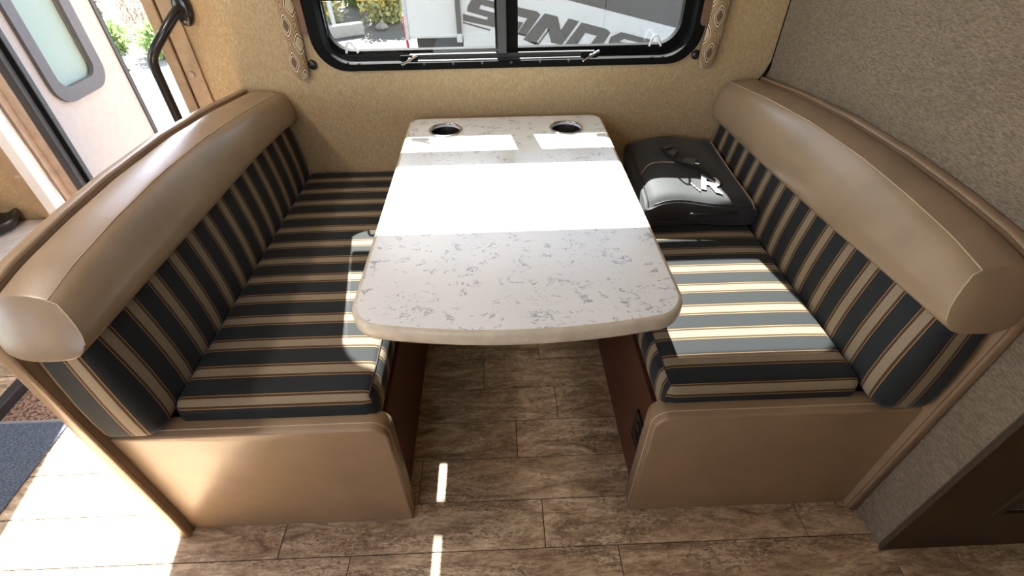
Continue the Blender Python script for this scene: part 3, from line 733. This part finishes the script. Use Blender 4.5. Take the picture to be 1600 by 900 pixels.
# ------------------------------------------------------------------ grab handle by the door
gh = empty('grab_handle', (-1.07, YW, .5), 'black curved grab handle mounted beside the doorway', 'handle')
def mount(z, sgn):
    bm = bmesh.new(); lathe(bm, [(0, .016), (.020, .015), (.028, .010), (.030, 0), (0, 0)], 0, 0, 0, 28)
    for v in bm.verts: v.co.y *= 1.75
    bmesh.ops.rotate(bm, verts=bm.verts, cent=(0, 0, 0), matrix=Matrix.Rotation(math.pi/2, 3, 'X')); bmesh.ops.translate(bm, verts=bm.verts, vec=(-1.068, YW-.011, z))
    mo = obj('mount_plate', bm, 'blackmetal', gh, True)
    for dz in (-.035, .035): obj('screw', T([(-1.068, YW-.027, z+dz), (-1.068, YW-.018, z+dz)], .005, 10), 'alu', mo)
mount(1.115, 1); mount(.40, -1)
pth = smooth_path([(-1.068, YW-.018, 1.118), (-1.078, YW-.045, 1.110), (-1.115, YW-.082, 1.065), (-1.160, YW-.103, 1.015), (-1.183, YW-.106, .975), (-1.186, YW-.106, .90), (-1.186, YW-.106, .76), (-1.186, YW-.106, .60), (-1.183, YW-.106, .54), (-1.160, YW-.103, .50), (-1.115, YW-.082, .45), (-1.078, YW-.045, .405), (-1.068, YW-.018, .397)], 6)
obj('rail', T(pth, .0155, 14), 'blackmetal', gh, True)

# ------------------------------------------------------------------ entry door, open outwards
dr = structure(empty('door_1', (-1.825, .14, 0), 'pale entry door standing open with a frosted window', 'door'), None, None)
def yz_plate(outer, holes, x0, x1):
    bm = plate_with_holes(outer, holes, 0, x1-x0)
    for v in bm.verts: v.co = Vector((x0+v.co.y, v.co.x, v.co.z))
    return bm
D0, D1, DZ0 = .150, .705, -.18
obj('leaf', yz_plate([(D0, DZ0), (D1, DZ0), (D1, 1.86), (D0, 1.86)], [rrect(.265, .515, .775, 1.55, .06)], -1.865, -1.822), 'doorskin', dr)
obj('edge_gasket', yz_plate(rrect(D0-.007, D1+.010, DZ0-.010, 1.87, .02), [rrect(D0+.004, D1-.004, DZ0+.004, 1.856, .012)], -1.838, -1.815), 'black', dr)
obj('edge_trim', yz_plate(rrect(D0-.002, D1+.006, DZ0-.002, 1.862, .015), [rrect(D0+.020, D1-.016, DZ0+.02, 1.84, .012)], -1.824, -1.8145), 'darkalu', dr)
wf = obj('window_frame', yz_plate(rrect(.222, .556, .735, 1.59, .085), [rrect(.272, .500, .79, 1.54, .05)], -1.826, -1.806), 'doorframe', dr)
obj('window_pane', yz_plate(rrect(.266, .512, .777, 1.548, .055), [], -1.842, -1.837), 'frosted', wf)
obj('hinge_strip', B(-1.9085, -1.868, YO+.001, D0-.0075, DZ0, 1.86, .003), 'brownwood', dr)
obj('hinge_strip', B(-1.868, -1.832, YO+.001, D0-.0075, DZ0, 1.86, .003), 'darkalu', dr)

# low ledge with dark bowl left of the doorway, entry mat
tag(obj('storage_ledge', B(LEFT+.01, -1.965, -.30, YW-.003, .001, .325, .008), 'ledge'), 'low pale wood ledge against the wall left of the doorway', 'ledge')
bm = bmesh.new(); lathe(bm, [(0, .006), (.05, .006), (.075, .02), (.10, .052), (.108, .055), (.112, .048), (.095, .012), (.07, 0), (0, 0)], -2.17, -.04, .3255, 36)
tag(obj('bowl', bm, 'blackmetal', None, True), 'shiny black bowl standing on the low pale ledge', 'bowl')
mt = obj('entry_mat', B(-2.05, -1.558, -2.0, -.792, .0005, .007, .003), 'mat'); tag(mt, 'blue grey woven entry mat lying by the step well', 'mat')

# ------------------------------------------------------------------ outside
GZ = -.75
structure(obj('ground', B(-40, 40, .3, 70, GZ-.2, GZ), 'ground'), 'pale gravel lot outside', 'ground')
# the trailer parked alongside
tr = empty('travel_trailer', (1.8, 6.2, GZ), 'white travel trailer with slanted grey lettering parked outside the window', 'trailer')
TX0, TX1, TY, TY1, TZ0, TZ1 = -1.13, 6.5, 5.0, 7.3, -.155, 2.35
obj('body', B(TX0, TX1, TY, TY1, TZ0, TZ1, .03, 2), 'twhite', tr)
obj('lower_skirt', B(-.43, TX1-.02, TY+.002, TY1-.05, TZ0-.22, TZ0+.05, .01), 'twhite', tr)
obj('underbody', B(TX0+.1, TX1-.1, TY+.10, TY1-.1, TZ0-.24, TZ0+.002), 'tdark', tr)
obj('corner_moulding', B(TX0-.02, TX0+.025, TY-.012, TY+.03, TZ0-.01, TZ1-.02, .006), 'galv', tr)
obj('awning_arm', B(-.50, -.44, TY-.05, TY-.002, TZ0-.01, TZ1-.2, .008), 'tgrey', tr)
obj('arm_foot', B(-.505, -.435, TY-.06, TY-.001, TZ0-.04, TZ0+.06, .01), 'galv', tr)
obj('panel_joint', B(1.36, 1.366, TY-.003, TY+.001, TZ0+.02, TZ1-.1), 'galv', tr)
for x in (3.3, 4.15):
    for y in (TY+.16, TY1-.16):
        bm = bmesh.new(); lathe(bm, [(0, -.11), (.19, -.11), (.20, -.09), (.28, -.09), (.34, -.07), (.34, .07), (.28, .09), (.2, .09), (.19, .11), (0, .11)], 0, 0, 0, 32)
        bmesh.ops.rotate(bm, verts=bm.verts, cent=(0, 0, 0), matrix=Matrix.Rotation(math.pi/2, 3, 'X')); bmesh.ops.translate(bm, verts=bm.verts, vec=(x, y, GZ+.341))
        obj('wheel', bm, 'tyre', tr, True)
for x in (TX0+.5, TX1-.4): obj('stabiliser_jack', T([(x, TY+.3, GZ+.002), (x, TY+.3, TZ0-.1)], .03, 8), 'tdark', tr)
def wall_map(a, b, t): return Vector((a, TY-.002-t, b))
# decal lettering, each letter an outline in the plane of the trailer wall
DECALS = {
'S' : [(-0.274, 0.307), (0.138, 0.205), (0.102, 0.137), (-0.183, 0.215), (-0.208, 0.171), (0.045, 0.106), (0.078, 0.06), (-0.006, -0.042), (-0.417, 0.045), (-0.411, 0.121), (-0.123, 0.048), (-0.099, 0.074), (-0.359, 0.146), (-0.349, 0.2)] ,
'A' : [(0.138, 0.209), (0.507, 0.129), (0.553, 0.092), (0.371, -0.145), (0.261, -0.115), (0.388, 0.054), (0.159, 0.108)] ,
'A2' : [(0.158, 0.042), (0.338, 0.01), (0.273, -0.086), (0.156, -0.058)] ,
'N' : [(0.338, -0.188), (0.606, 0.107), (0.769, 0.067), (0.816, -0.09), (0.908, 0.044), (1.043, 0.008), (0.839, -0.263), (0.7, -0.232), (0.641, -0.055), (0.495, -0.241)] ,
'D' : [(0.864, -0.275), (1.075, -0.005), (1.403, -0.087), (1.456, -0.131), (1.361, -0.285), (1.193, -0.282), (1.284, -0.164), (1.131, -0.124), (1.025, -0.278)] ,
'S2' : [(1.424, -0.309), (1.468, -0.178), (1.592, -0.125), (2.013, -0.229), (1.975, -0.287), (1.639, -0.208), (1.583, -0.235), (1.957, -0.325), (1.947, -0.41), (1.407, -0.376)] ,
'stripe' : [(0.702, 0.289), (2.372, -0.111), (2.674, -0.181), (2.597, 0.135), (2.201, 0.262)] ,
'thin1' : [(-0.418, 0.033), (-0.077, -0.062), (-0.086, -0.078), (-0.419, 0.016)] ,
'thin2' : [(0.391, -0.21), (0.496, -0.256), (0.533, -0.229), (0.658, -0.066), (0.671, -0.087), (0.534, -0.257)] ,
'thin3' : [(0.156, -0.083), (0.371, -0.134), (0.362, -0.151), (0.156, -0.1)] ,
}
for k, poly in DECALS.items():
    o = strokes('grey_stripe' if k == 'stripe' else 'decal_shadow_line' if k[:4] == 'thin' else 'decal_letter', [poly], 'tgrey', tr, wall_map, .003 if k != 'stripe' else .001)
    if len(k) <= 2: o['label'] = 'grey decal letter ' + k[0]
# plants
def plant(name, x, y, hgt, wid, nleaf, leaf, mats, label, flowers=0, seed=1, lw=.028, ll=.10, fl=.5):
    rnd = random.Random(seed); e = empty(name, (x, y, GZ), label, 'bush', 'bushes outside')
    stems = bmesh.new(); tips = []
    for k in range(26):
        a = rnd.uniform(0, 2*math.pi); sp = rnd.uniform(.05, 1)*wid/2; hh = hgt*rnd.uniform(.7, 1.05)*math.sqrt(max(.2, 1-(sp/(wid/2))**2*.65))
        p0 = Vector((x+.6*sp*math.cos(a), y+.6*sp*math.sin(a), GZ-.01)); p2 = Vector((x+sp*math.cos(a), y+sp*math.sin(a), GZ+hh)); p1 = (p0+p2)/2+Vector((0, 0, hgt*.12))
        tube(stems, [p0, p1, p2], [.010, .007, .003], 5); tips.append((p0, p1, p2))
    obj('stems', stems, 'twig', e)
    bm = bmesh.new(); fb = bmesh.new()
    for k in range(nleaf):
        p0, p1, p2 = rnd.choice(tips); t = rnd.uniform(.0, 1.05); c = (1-t)**2*p0+2*t*(1-t)*p1+t*t*p2
        c = c+Vector((rnd.gauss(0, .07), rnd.gauss(0, .07), rnd.gauss(0, .05))); c.z = max(c.z, GZ+.02)
        d = Vector((rnd.gauss(0, .6), rnd.gauss(0, .6), rnd.uniform(.2, 1.2))).normalized(); sd_ = d.orthogonal().normalized(); sd_.rotate(Matrix.Rotation(rnd.uniform(0, 6.28), 3, d))
        L_, W_ = ll*rnd.uniform(.6, 1.3), lw*rnd.uniform(.6, 1.3)
        v = [bm.verts.new(q) for q in (c, c+d*L_*.5+sd_*W_, c+d*L_, c+d*L_*.5-sd_*W_)]; bm.faces.new(v)
    fb_n = 0
    for k in range(flowers):
        p0, p1, p2 = rnd.choice(tips)
        if rnd.random() > fl: continue
        t = rnd.uniform(.35, 1.03); c = (1-t)**2*p0+2*t*(1-t)*p1+t*t*p2+Vector((rnd.gauss(0, .07), rnd.gauss(0, .07), rnd.gauss(0, .05))); bmesh.ops.create_icosphere(fb, subdivisions=1, radius=rnd.uniform(.025, .05), matrix=Matrix.Translation(c))
    obj('foliage', bm, mats, e, recalc=False)
    if flowers: tag(obj('flower_heads', fb, 'flower', e), kind='stuff')
    else: fb.free()
plant('flowering_bush', -3.45, 8.95, 1.05, 1.05, 3600, 1, 'leafS', 'yellow flowering bush directly behind the pole outside', 700, 3)
plant('flowering_bush', -2.1, 8.9, 1.1, 1.05, 3600, 1, 'leafS', 'yellow flowering bush in the middle of the row by the pole', 700, 4)
plant('flowering_bush', -.8, 8.95, 1.1, 1.05, 2600, 1, 'leafS', 'sparsely flowering sage bush next to the white trailer', 120, 11)
plant('green_shrub', -4.85, 9.5, 1.7, 1.1, 4200, 1, 'leafG', 'leafy green shrub left of the yellow bushes', 0, 5)
plant('green_shrub', -5.35, 6.9, .42, .8, 1600, 1, 'leafG', 'low green shrub seen through the doorway', 0, 6)
plant('green_shrub', -6.4, 7.1, .40, .8, 1500, 1, 'leafG', 'pale green shrub at the left edge of the doorway view', 0, 8)
plant('dry_bush', -6.6, 8.7, .9, 1.3, 1300, 1, 'leafD', 'dry twiggy grey bush behind the green shrub', 0, 7, .02, .08)
plant('dry_bush', -8.4, 10.2, 1.3, 1.5, 1300, 1, 'leafD', 'dry brown bush farther out beyond the doorway', 0, 9, .02, .08)
plant('dry_bush', -6.7, 10.6, 1.4, 1.5, 1300, 1, 'leafD', 'dry grey bush farthest back in the doorway view', 0, 10, .02, .08)
plant('green_shrub', -2.9, 10.4, 1.8, 1.3, 3500, 1, 'leafG', 'tall green shrub behind the yellow bushes', 0, 12)
plant('green_shrub', -1.4, 10.4, 1.8, 1.3, 3500, 1, 'leafG', 'tall green shrub behind the sage bush near the trailer', 0, 13)
tag(obj('marker_pole', T([(-2.95, 8.2, GZ), (-3.01, 8.2, GZ+3.2)], .04, 12), 'galv'), 'pale metal pole standing among the bushes', 'pole')
tag(obj('marker_stake', T([(TX0-.10, 5.6, GZ), (TX0-.12, 5.6, GZ+.75)], .016, 10), 'red'), 'thin red stake beside the corner of the trailer', 'stake')
bm = B(-.7, .7, -.08, .08, 0, .20, .02); o = obj('parking_curb', bm, 'concrete'); o.location = (-3.0, 7.65, GZ); o.rotation_euler.z = .5; tag(o, 'pale concrete parking curb at the foot of the pole', 'curb')
rnd = random.Random(2)
for x, y, lab in ((-2.55, 8.3, 'grey rock nearest the pole below the yellow bushes'), (-2.1, 8.25, 'grey rock in the middle below the yellow bushes'), (-1.6, 8.3, 'grey rock nearest the trailer below the yellow bushes'), (-5.6, 6.1, 'grey rock in front of the low green shrub beyond the doorway')):
    bm = bmesh.new(); bmesh.ops.create_icosphere(bm, subdivisions=2, radius=rnd.uniform(.07, .12))
    for v in bm.verts: v.co *= rnd.uniform(.85, 1.12); v.co.z *= .6
    o = obj('rock', bm, 'rock'); o.location = (x, y, GZ+.05); tag(o, lab, 'rock')
# ------------------------------------------------------------------ unseen ceiling lamps, added as fill light for the interior
for x, y, wt, lab in ((-1.45, -.95, FILL_W[0], 'added round fill lamp on the ceiling above the entry step'), (-1.1, -2.3, FILL_W[1], 'added round fill lamp on the ceiling behind the viewer')):
    e = empty('fill_lamp', (x, y, CEIL), lab, 'lamp', 'added fill lamps')
    bm = bmesh.new(); lathe(bm, [(.0, 0), (.11, 0), (.11, -.012), (.10, -.02), (.085, -.02)], x, y, CEIL-.001, 36); obj('fill_ring', bm, 'white', e, True)
    lm = NB('fill_diffuser'); lm.set((.9, .9, .88), .5, Emission_Strength=4.0); lm.p.inputs['Emission Color'].default_value = (1, .92, .82, 1)
    bm = bmesh.new(); lathe(bm, [(.087, -.018), (.07, -.026), (.0, -.029)], x, y, CEIL-.001, 36); obj('fill_disc', bm, lm.m, e, True)
    ld = bpy.data.lights.new('fill_light', 'AREA'); ld.shape = 'DISK'; ld.size = .17; ld.energy = wt; ld.color = (1, .92, .82)
    lo = bpy.data.objects.new('fill_light', ld); COL.objects.link(lo); lo.parent = e; lo.location = (0, 0, -.034)
